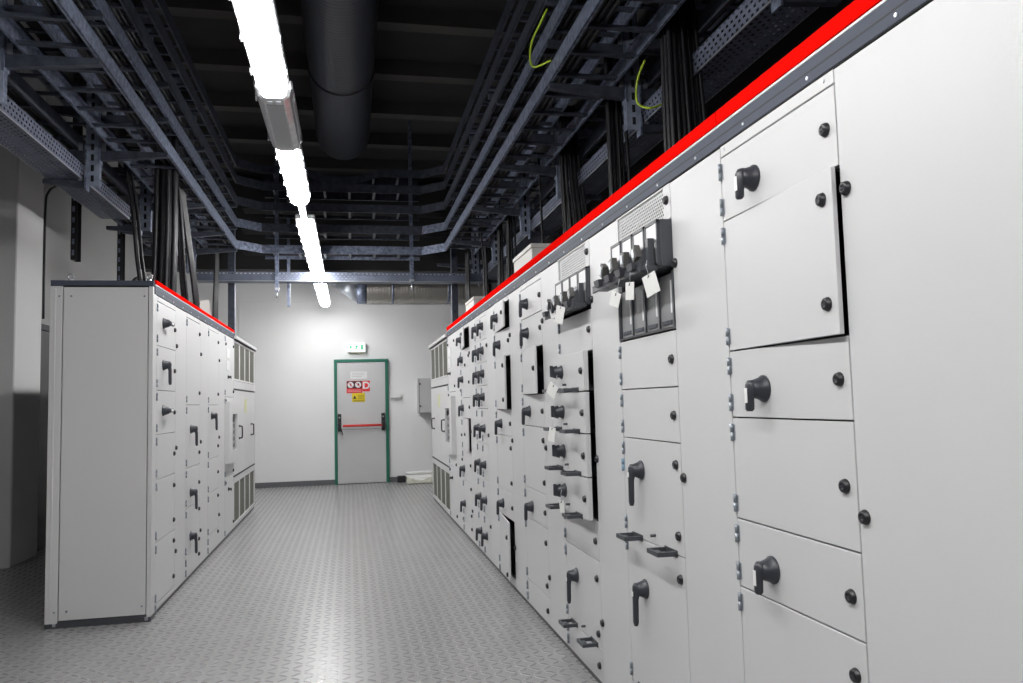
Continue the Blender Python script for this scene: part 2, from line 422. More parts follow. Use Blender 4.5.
b = MB(); b.lathe([(.022, 0), (.022, .004), (.014, .006), (.012, .03)], (0,0,0), (1,0,0), M['black'], 12).box(.03, .036, -.003, .003, -.02, .012, M['black']); ME['dial'] = b.mesh('dial')
GAP = .0022
def door(root, t0, t1, z0, z1, name='door', items=(), ang=0., out=0., hinges=True, label=None, deep=False, material=None, flip=False):
    """one door leaf hinged at t0 (t1 when flip), items: (kind, t, z)"""
    w = t1-t0-2*GAP; b = MB(); th = .012 if ang else (.024 if out else .018)
    m = material or M['paint']
    if flip:
        b.box(-th, 0, -w, 0, z0+GAP, z1-GAP, m); h0 = t1-GAP
    else:
        b.box(-th, 0, 0, w, z0+GAP, z1-GAP, m); h0 = t0+GAP
    d = b.build(name, parent=root, loc=(out, h0, 0), rz=-ang if not flip else ang, bevel=.0012)
    if label: d['label'] = label
    for it in items:
        k, t, z = it[:3]
        nm = {'lock':'lock','short':'handle','mid':'handle','long':'handle','side':'handle','knob':'handle','dial':'dial','bracket':'padlock_bracket','pin':'pin'}[k]
        put(nm, ME[k], d, (0, t-h0, z))
    if hinges:
        hs = [z0+.045, z1-.045] if z1-z0 > .12 else [(z0+z1)/2]
        for hz in hs: put('hinge', ME['hinge'], d, (0, 0 if not flip else 0, hz))
    return d
def housing(root, t0, tm, t1, zs, depth=.62, name='housing'):
    b = MB(); m = M['frame']
    b.box(-depth, -depth+.02, t0, t1, .03, 2.12, m)
    for t in (t0, tm, t1): 
        a, c = (t, t+.008) if t == t0 else ((t-.008, t) if t == t1 else (t-.004, t+.004))
        b.box(-depth+.02, -.020, a, c, .03, 2.12, m)
    for z in sorted(set(zs)):
        if .04 < z < 2.1: b.box(-depth+.3, -.022, t0+.008, tm-.004, z-.004, z+.004, m)
    b.box(-depth+.28, -depth+.30, t0+.008, tm-.004, .05, 2.10, M['void'])
    b.box(-depth+.02, -.02, t0+.008, t1-.008, 2.095, 2.12, m).box(-depth+.02, -.02, t0+.008, t1-.008, .03, .05, m)
    return b.build(name, parent=root)
def plinth(root, t0, t1, depth=.62):
    return MB().box(-depth, -.012, t0, t1, 0, .03, M['black']).build('plinth', parent=root)
def trims(root, t0, t1, depth=.62, ztop=2.232, faded=False):
    g = MB(); g.box(-.02, .004, t0, t1, 2.122, 2.180, M['trimgrey']); g.box(.004, .0046, t0, t1, 2.148, 2.153, M['trimdark']); g.box(-.018, .002, t0, t1, 2.1195, 2.126, M['trimdark'])
    n = int(round((t1-t0)/.33))
    for k in range(n): g.cyl((.0035, t0+.16+k*.33, 2.136), (.007, t0+.16+k*.33, 2.136), .005, M['steel'], 8)
    g.build('grey_trim', parent=root, bevel=.001)['label'] = 'grey channel trim above the doors'
    r = MB(); r.box(-.03, .010, t0+.002, t1-.002, 2.188, ztop, M['red']); r.box(-.03, .006, t0, t1, 2.180, 2.188, M['signwhite'])
    r.build('red_trim', parent=root, bevel=.001)['label'] = 'red trim with a thin white line below'
    MB().box(-depth, -.03, t0, t1, 2.12, 2.168, M['trimgrey']).build('top_cover', parent=root)

def cable_door(root, t0, t1, locks=(1.822, 1.068, .317), blue=False):
    d = door(root, t0, t1, .032, 2.118, 'cable_compartment_door', [('lock', t0+.022, z) for z in locks], flip=True, hinges=False,
             label='tall plain cable compartment door')
    return d
def filler(root, t0, t1, z0=2.083, z1=2.118):
    b = MB(); b.box(-.018, 0, t0+GAP, t1-GAP, z0+GAP, z1, M['paint'])
    for t in (t0+.03, t1-.04): b.cyl((0,t,(z0+z1)/2+.004), (.003,t,(z0+z1)/2+.004), .005, M['steel'], 8)
    b.build('filler_panel', parent=root, bevel=.001)

W, PITCH = .590, .985
HT, LT = .195, .547       # handle and lock offsets from the hinge line
def cabinet(side, y0, rows, label, tm=W, t1=PITCH, zext=(), left_panel=False):
    root = empty('switchgear_cabinet', (XR if side == 'R' else XL, y0, 0), PI if side == 'R' else 0)
    tag(root, label, 'switchgear cabinet', 'switchgear cabinets in the right row' if side == 'R' else 'switchgear cabinets in the left row')
    zs = [r[0] for r in rows] + [r[1] for r in rows]
    housing(root, 0, tm, t1, zs); plinth(root, 0, t1); trims(root, 0, t1, ztop=2.232 if side == 'R' else 2.215)
    cable_door(root, tm, t1)
    for r in rows:
        z0, z1, items = r[:3]; kw = r[3] if len(r) > 3 else {}
        door(root, 0, tm, z0, z1, 'compartment_door', items, **kw)
    return root
H = lambda k, z, t=HT: (k, t, z)
L = lambda z, t=LT: ('lock', t, z)

# --- right row, cabinet 1 (nearest) ... 7
y = lambda k: 2.225 + PITCH*(k-1)
c = cabinet('R', y(1), [
    (1.883, 2.083, [H('short', 1.966), L(1.984)]),
    (1.483, 1.883, [L(1.812, .545), L(1.560, .545)], dict(ang=.034)),
    (1.283, 1.483, [H('short', 1.366), L(1.381)]),
    (.983, 1.283, [L(1.131)]),
    (.783, .983, [H('short', .868), L(.878)]),
    (.385, .783, [L(.70), L(.45)]), (.032, .385, [L(.21)])],
    'nearest right-row cabinet with three short grey handles and a very wide plain door', t1=PITCH+.9)
filler(c, 0, W)
# replace the narrow cable door by the wide plain one
for ch in list(c.children):
    if ch.name.startswith('cable_compartment_door'):
        for g in list(ch.children): bpy.data.objects.remove(g)
        bpy.data.objects.remove(ch)
d = MB().box(-.018, 0, 0, PITCH+.9-W-.01, .034, 2.116, M['paint']).build('cable_compartment_door', parent=c, loc=(0, W+GAP, 0), bevel=.0012)
d['label'] = 'very wide plain door'
for z in (1.822, 1.068, .317): put('lock', ME['lock'], d, (0, .022, z))

def switch_block(root, z0, z1, out, n=4, ta=.0, tb=W):
    """row of n fuse switch disconnectors with levers, standing proud of the face"""
    b = MB(); w = (tb-ta)/n
    b.box(-.10, out-.012, ta, tb, z0+.015, z1, M['cassd'])
    o = b.build('switch_block', parent=root, bevel=.002); o['label'] = 'dark body holding four switch disconnectors'
    for i in range(n):
        a, c_ = ta+i*w+.006, ta+(i+1)*w-.006
        s = MB(); s.box(out-.012, out, a, a+.008, z0+.02, z1, M['cassd']).box(out-.012, out, c_-.008, c_, z0+.02, z1, M['cassd'])
        s.box(out-.012, out-.003, a+.008, c_-.008, z1-.07, z1-.012, M['signwhite']).box(out-.012, out-.004, a+.02, c_-.008, z0+.03, z1-.072, M['cass'])
        s.box(out-.012, out, a, c_, z1-.01, z1, M['cassd'])
        s.build('switch_module', parent=o)
        q = MB(); m = (a+c_)/2-.012; zz = z0+.03
        q.cyl((out, m-.03, zz+.035), (out, m+.03, zz+.035), .017, M['cassd'], 12)
        q.hull([(out-.004,m-.022,zz+.06),(out+.03,m-.018,zz+.06),(out+.03,m+.018,zz+.06),(out-.004,m+.022,zz+.06)],
               [(out-.002,m-.028,zz),(out+.062,m-.024,zz-.012),(out+.062,m+.024,zz-.012),(out-.002,m+.028,zz)], M['cassd'])
        q.hull([(out+.02,m-.03,zz+.012),(out+.085,m-.03,zz+.004),(out+.085,m+.03,zz+.004),(out+.02,m+.03,zz+.012)],
               [(out+.02,m-.03,zz-.012),(out+.08,m-.026,zz-.022),(out+.08,m+.026,zz-.022),(out+.02,m+.03,zz-.012)], M['bracket'])
        q.hull([(out+.05,m-.008,zz+.05),(out+.062,m-.008,zz+.05),(out+.062,m+.008,zz+.05),(out+.05,m+.008,zz+.05)],
               [(out+.03,m-.008,zz-.03),(out+.045,m-.008,zz-.03),(out+.045,m+.008,zz-.03),(out+.03,m+.008,zz-.03)], M['grip'])
        if i in (n-1, 1): q.box(out+.002, out+.026, m+.026, m+.048, zz-.01, zz+.09, M['cassd'])
        tl = (-.5, .25, -.1, .45)[i % 4]; TT = Matrix.Translation((out+.05, m, zz+.03)) @ Matrix.Rotation(tl, 4, 'X')
        q.box(-.01, .012, -.02, .02, -.012, .04, M['grip'], TT); q.box(.012, .016, -.012, .012, -.004, .03, M['steel'], TT)
        q.build('switch_lever', parent=o)
    return o
def lock_rail(root, z, out):
    b = MB(); b.box(out-.01, out+.055, .01, W-.02, z-.012, z+.006, M['bracket']).box(out+.05, out+.06, .01, W-.02, z-.020, z+.010, M['bracket'])
    b.build('locking_rail', parent=root, bevel=.002)['label'] = 'dark rail across the switch levers'
def cassettes(root, z0, z1, n=4):
    b = MB(); b.box(-.08, -.03, 0, W, z0, z1, M['void'])
    b.box(-.03, .004, 0, .012, z0, z1, M['cassd']).box(-.03, .004, W-.012, W, z0, z1, M['cassd']).box(-.03, .004, .012, W-.012, z0, z0+.008, M['black'])
    o = b.build('fuse_rail', parent=root)
    w = (W-.024)/n
    for i in range(n):
        a, c_ = .012+i*w+.006, .012+(i+1)*w-.006; s = MB()
        s.box(-.03, -.006, a, c_, z0+.01, z1-.004, M['cass']).box(-.006, -.003, c_-.026, c_-.014, z0+.06, z1-.03, M['signwhite'])
        s.box(-.006, .001, a-.004, a+.004, z0+.01, z1-.004, M['cassd']).box(-.006, -.002, a+.02, c_-.02, z0+.02, z0+.035, M['galvd'])
        s.build('fuse_cassette', parent=o, bevel=.001)
def vent_door(root, z0=1.992, z1=2.118, lock=2.062):
    g = MB(); g.box(-.018, 0, GAP, .02, z0, z1, M['paint']).box(-.018, 0, .525, W-GAP, z0, z1, M['paint']).box(-.018, 0, .02, .525, z0, z0+.010, M['paint']).box(-.018, 0, .02, .525, z1-.006, z1, M['paint'])
    d = g.build('vent_panel', parent=root)
    MB().box(-.006, -.004, .02, .525, z0+.010, z1-.006, M['vent']).build('perforated_sheet', parent=d)
    put('lock', ME['lock'], d, (0, .555, lock))

c = cabinet('R', y(2), [
    (1.385, 1.588, [L(1.485)]), (1.185, 1.385, [L(1.283)]),
    (.788, 1.185, [H('long', 1.062), L(1.108), L(.858), ('bracket', .13, .792), ('bracket', .47, .792), ('pin', .32, .825)]),
    (.188, .788, [H('long', .598), L(.708), L(.25), ('bracket', .13, .192), ('bracket', .47, .192)]),
    (.032, .188, [L(.105)])],
    'right-row cabinet with four tagged fuse switches above a row of four fuse cassettes')
vent_door(c); switch_block(c, 1.80, 1.985, .055, ta=.07); cassettes(c, 1.592, 1.80); lock_rail(c, 1.815, .06)
put('hinge', ME['blue'], c, (0, -.01, 1.069), label='hinge wrapped in pale blue tape')
c2 = c
c = cabinet('R', y(3), [
    (1.582, 1.782, [L(1.684)]),
    (1.388, 1.580, [H('knob', 1.493, .19), L(1.486), ('bracket', .11, 1.398), ('bracket', .44, 1.396), ('pin', .27, 1.425)], dict(out=.047, hinges=False)),
    (1.186, 1.386, [H('knob', 1.285, .19), L(1.284), ('bracket', .11, 1.196), ('bracket', .44, 1.194), ('pin', .27, 1.225)], dict(out=.047, hinges=False)),
    (.982, 1.184, [H('knob', 1.083, .19), L(1.08), ('bracket', .11, .992), ('bracket', .44, .990), ('pin', .27, 1.02)], dict(out=.047, hinges=False)),
    (.780, .980, [H('knob', .882, .19), L(.878), ('bracket', .11, .792), ('bracket', .44, .788), ('pin', .27, .82)], dict(out=.047, hinges=False)),
    (.59, .778, [L(.679)]),
    (.188, .59, [H('long', .448), L(.504), L(.25), ('bracket', .13, .192), ('bracket', .47, .192), ('pin', .32, .225)]),
    (.032, .188, [L(.105)])],
    'right-row cabinet with four knobbed drawers pulled slightly forward')
vent_door(c); switch_block(c, 1.79, 1.985, .02); lock_rail(c, 1.805, .025)
c3 = c
c = cabinet('R', y(4), [
    (1.888, 2.083, [H('mid', 1.975), L(1.988)]), (1.68, 1.888, [H('mid', 1.785), L(1.789)]),
    (1.388, 1.68, [L(1.544, .535)], dict(ang=.085)), (1.186, 1.388, [H('mid', 1.28), L(1.284)]),
    (.788, 1.186, [L(1.108), L(.857)]), (.59, .788, [H('mid', .675), L(.68)]), (.188, .59, [L(.504), L(.255)]), (.032, .188, [L(.11)])],
    'right-row cabinet beyond the pulled drawers, door ajar at mid height below two handles')
filler(c, 0, W)
c = cabinet('R', y(5), [
    (1.888, 2.083, [H('mid', 1.988), L(2.0, .50)], dict(ang=.075)), (1.68, 1.888, [H('mid', 1.782), L(1.79)]),
    (1.288, 1.68, [L(1.61, .50), L(1.36, .50)], dict(ang=.075)), (1.093, 1.288, [H('mid', 1.18), L(1.186)]),
    (.69, 1.093, [L(1.01), L(.76)]), (.49, .69, [H('mid', .578), L(.584)]), (.092, .49, [L(.372, .50), L(.11, .50)], dict(ang=.075)), (.032, .09, [])],
    'right-row cabinet with three doors ajar, at top, middle and bottom')
filler(c, 0, W)
rows6 = [(1.885, 2.083), (1.69, 1.885), (1.49, 1.69), (1.29, 1.49), (.99, 1.29), (.68, .99), (.38, .68), (.032, .38)]
c = cabinet('R', y(6), [], 'right-row cabinet with a double column of small doors, a handle on each')
filler(c, 0, W)
hz = [2.0, 1.79, 1.59, 1.39, 1.12, .81, .51, .21]
for (z0, z1), h in zip(rows6, hz):
    for k in range(2): door(c, k*W/2, (k+1)*W/2, z0, z1, 'compartment_door', [('mid', k*W/2+.11, h)])
c = cabinet('R', y(7), [
    (1.885, 2.083, [H('short', 1.985, .10), L(2.03, .30)], dict(ang=.10)), (1.70, 1.885, [H('short', 1.78, .1), L(1.80), L(1.72, .3)]),
    (1.395, 1.70, [H('mid', 1.58, .1), L(1.543)]), (1.19, 1.395, [H('mid', 1.29, .1), L(1.30)]),
    (.87, 1.19, [L(1.03, .30)], dict(ang=.05)), (.57, .87, [H('mid', .68, .1), L(.74)]), (.20, .57, [H('mid', .33, .1), L(.514), L(.262)]), (.032, .20, [L(.135)])],
    'seventh cabinet of the right row, beside the circuit breaker section')
filler(c, 0, W)

# breaker section, t0 at hinge side
def breaker(side, y0, win, box, label, strip):
    root = empty('breaker_cabinet', (XR if side == 'R' else XL, y0, 0), PI if side == 'R' else 0)
    tag(root, label, 'switchgear cabinet')
    t1 = strip[1]; main = (0, .64)
    housing(root, 0, .64, t1, [1.45, .6]); plinth(root, 0, t1); trims(root, 0, t1, ztop=2.232 if side == 'R' else 2.215)
    if strip[0] < strip[1]:
        door(root, strip[0], strip[1], .032, 2.118, 'cable_compartment_door', [('lock', strip[1]-.03, z) for z in (1.82, 1.47, 1.014, .763, .162)] , flip=True, hinges=False)
    door(root, 0, .64, 1.47, 2.118, 'upper_door', [('lock', .60, 2.03), ('lock', .60, 1.53), ('dial', .22, 1.68), ('lock', .05, 2.02)])
    door(root, 0, .64, .63, 1.47, 'middle_door', [('lock', .60, .67), ('lock', .05, 1.43)])
    door(root, 0, .64, .032, .63, 'lower_door', [('lock', .60, .115), ('dial', .25, .50), ('lock', .05, .58)])
    b = MB(); t0, tt = box; z0, z1 = .78, 1.42; a, c_ = win
    b.box(0, .05, t0, a, z0, z1, M['paint']).box(0, .05, c_, tt, z0, z1, M['paint']).box(0, .05, a, c_, z0, .90, M['paint']).box(0, .05, a, c_, 1.285, z1, M['paint'])
    f = b.build('breaker_bezel', parent=root, bevel=.002)
    g = MB().box(.0, .025, a, c_, .90, 1.285, M['glass'])
    for k in range(5): g.box(.025, .035, a+.05, c_-.05, .90+.07*k, .93+.07*k, M['cass'])
    g.box(.025, .045, a+.08, a+.16, 1.2, 1.26, M['black']); g.build('breaker_window', parent=f)['label'] = 'dark breaker front behind a window'
    # label holders
    for z in (1.93, 1.80): MB().box(0, .008, .10, .30, z-.05, z+.05, M['signwhite']).build('label_holder', parent=root)
breaker('R', 9.25, (.03, .42), (.0, .60), 'circuit breaker cabinet at the far end of the right row', (.64, 9.25-(y(7)+0)))
# left row
yl = lambda k: 5.66 + PITCH*(k-1)
def lcab(k, rows, label):
    c = cabinet('L', yl(k), rows, label); filler(c, 0, W, 2.083); return c
c = lcab(1, [
    (1.785, 2.083, [H('side', 1.95), L(1.936), ('lock', LT, 1.86)][:2]),
    (1.483, 1.785, [H('long', 1.66), L(1.633)]), (1.185, 1.483, [H('side', 1.345), L(1.33)]),
    (.885, 1.185, [L(1.03)]), (.477, .885, [L(.802), L(.553)]), (.072, .477, [L(.404), L(.151)]), (.032, .07, [])],
    'nearest cabinet of the left row, showing its plain grey end panel')
lcab(2, [(1.385, 2.083, [L(1.99), L(1.485)]), (.885, 1.385, [H('long', 1.19), L(.983)]), (.571, .885, [H('long', .683), L(.731)]),
         (.20, .571, [H('long', .335), L(.508), L(.257)]), (.032, .20, [L(.132)])],
     'second cabinet of the left row, three long handles one above another')
lcab(3, [(1.385, 2.083, [L(1.996), L(1.489)]), (.888, 1.385, [H('long', 1.285), L(.988)]), (.579, .888, [L(.737)]),
         (.20, .579, [L(.512)]), (.032, .20, [L(.168)])],
     'third cabinet of the left row, a single long handle above its middle')
breaker('L', 8.615, (.215, .585), (.01, .62), 'circuit breaker cabinet at the far end of the left row', (.64, .64))
# end panel and corner posts of the left row (front face looks at the camera)
root = empty('end_panel', (-1.5745, 5.60, 0))
tag(root, 'large plain grey end panel closing the near end of the left row', 'end panel')
def PL(mb, nm, bevel=0): return mb.build(nm, parent=root, loc=(1.5745, -5.60, 0), bevel=bevel)
Y0 = 5.55
PL(MB().box(-1.806, -1.296, Y0+.004, Y0+.03, .045, 2.160, M['side']), 'panel', .002)
PL(MB().box(-1.885, -1.812, Y0, Y0+.105, .03, 2.165, M['side']).box(-1.862, -1.848, Y0-.004, Y0, .05, 2.15, M['paint']), 'corner_post', .004)
PL(MB().box(-1.290, XL, Y0, Y0+.105, .03, 2.165, M['side']).box(XL, XL+.0012, Y0+.002, Y0+.103, .034, 2.118, M['paint']), 'corner_post', .004)
PL(MB().box(-1.885, XL, Y0+.003, Y0+.105, 0, .042, M['bracket']).box(-1.84,-1.82,Y0-.002,Y0+.003,.01,.032,M['steel']).box(-1.30,-1.28,Y0-.002,Y0+.003,.01,.032,M['steel']), 'plinth')
PL(MB().box(-1.885, XL, Y0+.006, Y0+.108, 2.166, 2.205, M['trimgrey']).box(-1.80,-1.3,Y0+.002,Y0+.006,2.166,2.172,M['trimdark']), 'top_rail', .002)
PL(MB().box(-1.885, XL, Y0+.03, Y0+.105, 2.12, 2.165, M['frame']), 'filler')
PL(MB().box(XL-.005, XL+.004, Y0+.04, Y0+.108, 2.122, 2.178, M['trimgrey']).box(XL-.005, XL+.010, Y0+.05, Y0+.108, 2.188, 2.215, M['red']).box(XL-.005, XL+.006, Y0+.05, Y0+.108, 2.178, 2.188, M['signwhite']), 'trim_end')
for xx in (-1.78, -1.30):
    q = MB(); q.lathe([(.016, 0), (.016, .012), (.010, .014)], (xx, Y0+.05, 2.205), (0,0,1), M['steel'], 12)
    ring = [(xx+.017*math.cos(a*PI/8), Y0+.05, 2.236+.017*math.sin(a*PI/8)) for a in range(17)]
    q.tube(ring, .0055, M['steel'], 8); PL(q, 'lifting_eye')
for xx in (-1.76, -1.83, -1.318):
    PL(MB().cyl((xx, Y0+.004, .10), (xx, Y0-.002, .10), .006, M['galv'], 10).cyl((xx, Y0+.004, 2.10), (xx, Y0-.002, 2.10), .006, M['galv'], 10), 'screw')

# vented cabinets at the far ends (drive cabinets with filter grilles)
def vented(side, label):
    root = empty('vented_cabinet', (XR if side == 'R' else XL, 9.26 if side == 'L' else 11.26, 0), PI if side == 'R' else 0)
    tag(root, label, 'ventilated cabinet')
    T = 2.0
    MB().box(-.62, -.02, 0, T, .03, 2.12, M['paint']).build('housing', parent=root)
    plinth(root, 0, T)
    MB().box(-.64, .03, 0, T, 2.122, 2.158, M['paint']).box(.0, .02, 0, T, 2.112, 2.122, M['trimdark']).build('roof', parent=root, bevel=.003)
    for k in range(2):
        a, c_ = k*T/2, (k+1)*T/2
        hy = (.44 if k == 0 else 1.56) if side == 'L' else (a+.38 if k == 0 else a+.55)
        d = door(root, a, c_, .60, 1.55, 'door', [], hinges=False)
        q = MB(); q.tube(spline([(0,hy,1.0),(.028,hy,1.003),(.036,hy,1.02),(.036,hy,1.12),(.028,hy,1.137),(0,hy,1.14)], 4), .008, M['black'], 8)
        q.cyl((0,hy,1.0),(.006,hy,1.0),.016,M['black']); q.cyl((0,hy,1.14),(.006,hy,1.14),.016,M['black'])
        h = q.build('pull_handle', parent=d, loc=(0, -(a+GAP), 0))
        MB().box(-.02, .0, a+GAP, c_-GAP, 1.57, 1.655, M['paint']).build('cover_strip', parent=root)
    MB().box(-.018, .002, 0, T, 1.553, 1.566, M['trimdark']).build('separator_strip', parent=root)  # solid dark strips dividing the doors from the panels around them
    MB().box(-.018, .002, 0, T, .585, .598, M['trimdark']).build('separator_strip', parent=root)
    for (z0, z1, nm) in ((1.66, 2.108, 'upper_grille'), (.06, .535, 'lower_grille')):
        g = MB(); n = 4; w = (T-.10)/n
        g.box(-.02, 0, 0, .05, z0, z1, M['paint']).box(-.02, 0, T-.05, T, z0, z1, M['paint'])
        g.box(-.02, 0, .05, T-.05, z0, z0+.02, M['paint']).box(-.02, 0, .05, T-.05, z1-.02, z1, M['paint'])
        for i in range(1, n): g.box(-.02, -.004, .05+i*w-.03, .05+i*w+.03, z0+.02, z1-.02, M['side'])
        gr = g.build(nm, parent=root)
        for i in range(n): 
            q = MB(); q.box(-.02, -.012, .05+i*w+(.03 if i else 0), .05+(i+1)*w-(.03 if i < n-1 else 0), z0+.02, z1-.02, M['mesh'])
            for j in range(12): 
                tt = .05+i*w+.03+(w-.06)*(j+.5)/12
                q.box(-.012, -.008, tt-.008, tt+.004, z0+.02, z1-.02, M['mesh'])
            q.build('filter_mat', parent=gr)
    MB().box(-.02, 0, GAP, T-GAP, .537, .583, M['paint']).build('cover_strip', parent=root)
    MB().box(-.02, 0, GAP, T-GAP, .034, .058, M['paint']).build('bottom_strip', parent=root)
    hy = 1.0 if side == 'L' else .95
    MB().box(.0, .0015, hy-.08, hy+.14, 1.29, 1.46, M['paleyel']).build('sticker', parent=root)['label'] = 'pale yellow sticker'
vented('R', 'ventilated cabinet with filter grilles at the far end of the right row')
vented('L', 'ventilated cabinet with filter grilles at the far end of the left row')

# paper tags hanging on the switches and knobs
def hang_tag(x, yy, z, w, h, tilt, label):
    T = Matrix.Translation((x, yy, z)) @ Matrix.Rotation(.45, 4, 'Z') @ Matrix.Rotation(tilt, 4, 'X')
    b = MB(); b.box(-.0008, .0008, -w/2, w/2, -h-.03, -.03, M['tag'], T)
    p0 = T @ Vector((0, 0, -.038)); b.tube([(x+.004, yy, z+.022), (x, yy, z), tuple(p0)], .0012, M['steel'], 5)
    b.tube([tuple(p0 + Vector((-.0025, 0, .004))), tuple(p0), tuple(p0 + Vector((-.0025, .004, -.004)))], .0025, M['black'], 5)
    tag(b.build('paper_tag'), label, 'tag', 'paper tags hanging on switches')
for yy, z, w, h, tl, lb in ((2.55, 1.80, .062, .075, -.30, 'white paper tag on the nearest switch lever of the cassette cabinet'),
                        (2.71, 1.80, .042, .065, .06, 'white paper tag on the middle switch levers of the cassette cabinet'),
                        (2.84, 1.78, .052, .055, .35, 'white paper tag on the farthest switch lever of the cassette cabinet')):
    hang_tag(XR-.13, yy, z, w, h, tl, lb)
hang_tag(XR-.10, 3.76, 1.84, .065, .085, .3, 'white paper tag hanging below the upper switches of the drawer cabinet')
hang_tag(XR-.10, 3.98, 1.85, .035, .05, -.2, 'small white paper tag on the farthest switch lever of the drawer cabinet')
hang_tag(XR-.12, 3.84, 1.45, .070, .065, .6, 'white paper tag hanging from the topmost drawer knob')
hang_tag(XR-.12, 3.93, 1.24, .05, .075, .2, 'white paper tag hanging from the second drawer knob')
hang_tag(XR-.12, 3.82, .885, .035, .06, -.1, 'white paper tag hanging from the lowest drawer knob')

# boxes on the cabinet roofs
def rbox(x0, x1, y0, y1, z0, z1, m, label, flap=False):
    b = MB(); b.box(x0, x1, y0, y1, z0, z1-.03, m).box(x0-.008, x1+.008, y0-.008, y1+.008, z1-.03, z1, M['box'])
    if flap: b.box(x0-.001, x1+.001, y0-.001, y1+.001, z0+.02, z0+.06, M['boxy'])
    tag(b.build('storage_box', bevel=.003), label, 'box')
rbox(1.24, 1.48, 5.25, 5.85, 2.168, 2.43, M['box'], 'white lidded box standing on top of the right row', True)
rbox(1.20, 1.40, 7.60, 8.15, 2.168, 2.38, M['box'], 'small pale box on the right row near its far end')
T_ = MB().box(-.09, .09, -.01, .01, 0, .20, M['box'], Matrix.Translation((-1.36, 7.85, 2.168)) @ Matrix.Rotation(.35, 4, 'Z') @ Matrix.Rotation(-.12, 4, 'Y')).box(-.09, .09, .01, .06, 0, .02, M['box'], Matrix.Translation((-1.36, 7.85, 2.168)) @ Matrix.Rotation(.35, 4, 'Z'))
tag(T_.build('white_board'), 'small white board standing on top of the left row', 'board')

# ================================================================== overhead
ZE = 1.35
# rail levels: bottom height of each stacked ladder
LV = [3.19, 3.45, 3.71, 3.96, 4.16]
XI = (-1.262, 1.155); XO = (-1.625, 1.555)
YCOR = 9.75
def ladder_run(x0, x1, y0, y1, z, label, cut=None, n_rung=None, mm='galv', h=.10):
    """longitudinal ladder between rails x0 (aisle side) and x1; the aisle rail ends in a chamfer"""
    root = empty('cable_ladder', ((x0+x1)/2, y0, z)); tag(root, label, 'cable ladder', 'cable ladders')
    o = Vector(((x0+x1)/2, y0, z)); s = 1 if x1 > x0 else -1
    def part(mb, nm): return mb.build(nm, parent=root, loc=-o)
    for x, nm in ((x0, 0), (x1, 1)):
        a, c_ = (x, x+.018*s) if nm == 0 else (x-.018*s, x)
        b = MB(); ye = (y1-.25 if (cut and nm == 0) else y1)
        web = min(a, c_), max(a, c_)
        tw = (a, a+.003*s) if nm == 0 else (c_-.003*s, c_)
        b.box(min(tw), max(tw), y0, ye, z, z+h, M[mm]).box(*web, y0, ye, z, z+.004, M[mm]).box(*web, y0, ye, z+h-.004, z+h, M[mm])
        if cut and nm == 0:
            v = Vector((-s*.25, .25, 0)); nrm = Vector((.25*s, .25, 0)).normalized()*.004
            p = [Vector((x, ye, z)), Vector((x, ye, z))+v]
            q = [p[0], p[1], p[1]+nrm, p[0]+nrm]
            b.hull([k for k in q], [k+Vector((0,0,h)) for k in q], M[mm])
        part(b, 'side_rail')
    yy = y0+.15
    while yy < y1-.1:
        part(MB().box(min(x0,x1)+.004, max(x0,x1)-.004, yy, yy+.03, z+.012, z+.03, M['galvd']), 'rung'); yy += .30
def ladder_cross(x0, x1, ya, yb, z, label, dip=None, mm='galv', h=.10):
    root = empty('cable_ladder', ((x0+x1)/2, ya, z)); tag(root, label, 'cable ladder', 'cable ladders')
    o = Vector(((x0+x1)/2, ya, z))
    for yy, t in ((ya, 1), (yb, -1)):
        b = MB()
        if dip:
            xs = [x0, dip-.5, dip-.38, dip-.2, dip, dip+.2, dip+.38, dip+.5, x1]; zs = [0, 0, -.03, -.09, -.11, -.09, -.03, 0, 0]
            for k in range(len(xs)-1):
                a, c_ = xs[k], xs[k+1]
                b.hull([(a,yy,z+zs[k]),(a,yy+.003*t,z+zs[k]),(a,yy+.003*t,z+zs[k]+h),(a,yy,z+zs[k]+h)], [(c_,yy,z+zs[k+1]),(c_,yy+.003*t,z+zs[k+1]),(c_,yy+.003*t,z+zs[k+1]+h),(c_,yy,z+zs[k+1]+h)], M[mm])
        else:
            b.box(x0, x1, yy, yy+.003*t, z, z+h, M[mm]).box(x0, x1, min(yy, yy+.018*t), max(yy, yy+.018*t), z, z+.004, M[mm])
        b.build('side_rail', parent=root, loc=-o)
    if not dip or True:
        xx = x0+.12
        while xx < x1-.05:
            zz = z+.012 - (.09 if dip and abs(xx-dip) < .3 else 0)
            MB().box(xx, xx+.03, ya+.004, yb-.004, zz, zz+.018, M['galvd']).build('rung', parent=root, loc=-o); xx += .30
names = ['lowest', 'second', 'third', 'fourth', 'top']
for i, z in enumerate(LV):
    nm = names[i]
    pos = {0: 'lowest', 1: 'second from below', 2: 'third from below', 3: 'fourth from below', 4: 'topmost'}[i]
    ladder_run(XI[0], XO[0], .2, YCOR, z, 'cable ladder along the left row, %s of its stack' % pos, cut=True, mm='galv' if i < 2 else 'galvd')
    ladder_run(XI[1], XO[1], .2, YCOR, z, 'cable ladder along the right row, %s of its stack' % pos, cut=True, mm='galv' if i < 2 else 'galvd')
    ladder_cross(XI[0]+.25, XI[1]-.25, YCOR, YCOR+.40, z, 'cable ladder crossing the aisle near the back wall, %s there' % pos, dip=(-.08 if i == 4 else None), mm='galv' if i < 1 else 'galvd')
# outer ladders behind the posts
for sx, sd in ((-1, 'left'), (1, 'right')):
    for i, z in enumerate((3.19, 3.5, 3.8)):
        a, c_ = (-1.84, -2.22) if sx < 0 else (1.76, 2.14)
        ladder_run(a, c_, .2, 9.6, z, 'cable ladder behind the hanging posts on the %s, %s there' % (sd, ('lowest', 'middle', 'topmost')[i]), mm='galvd')

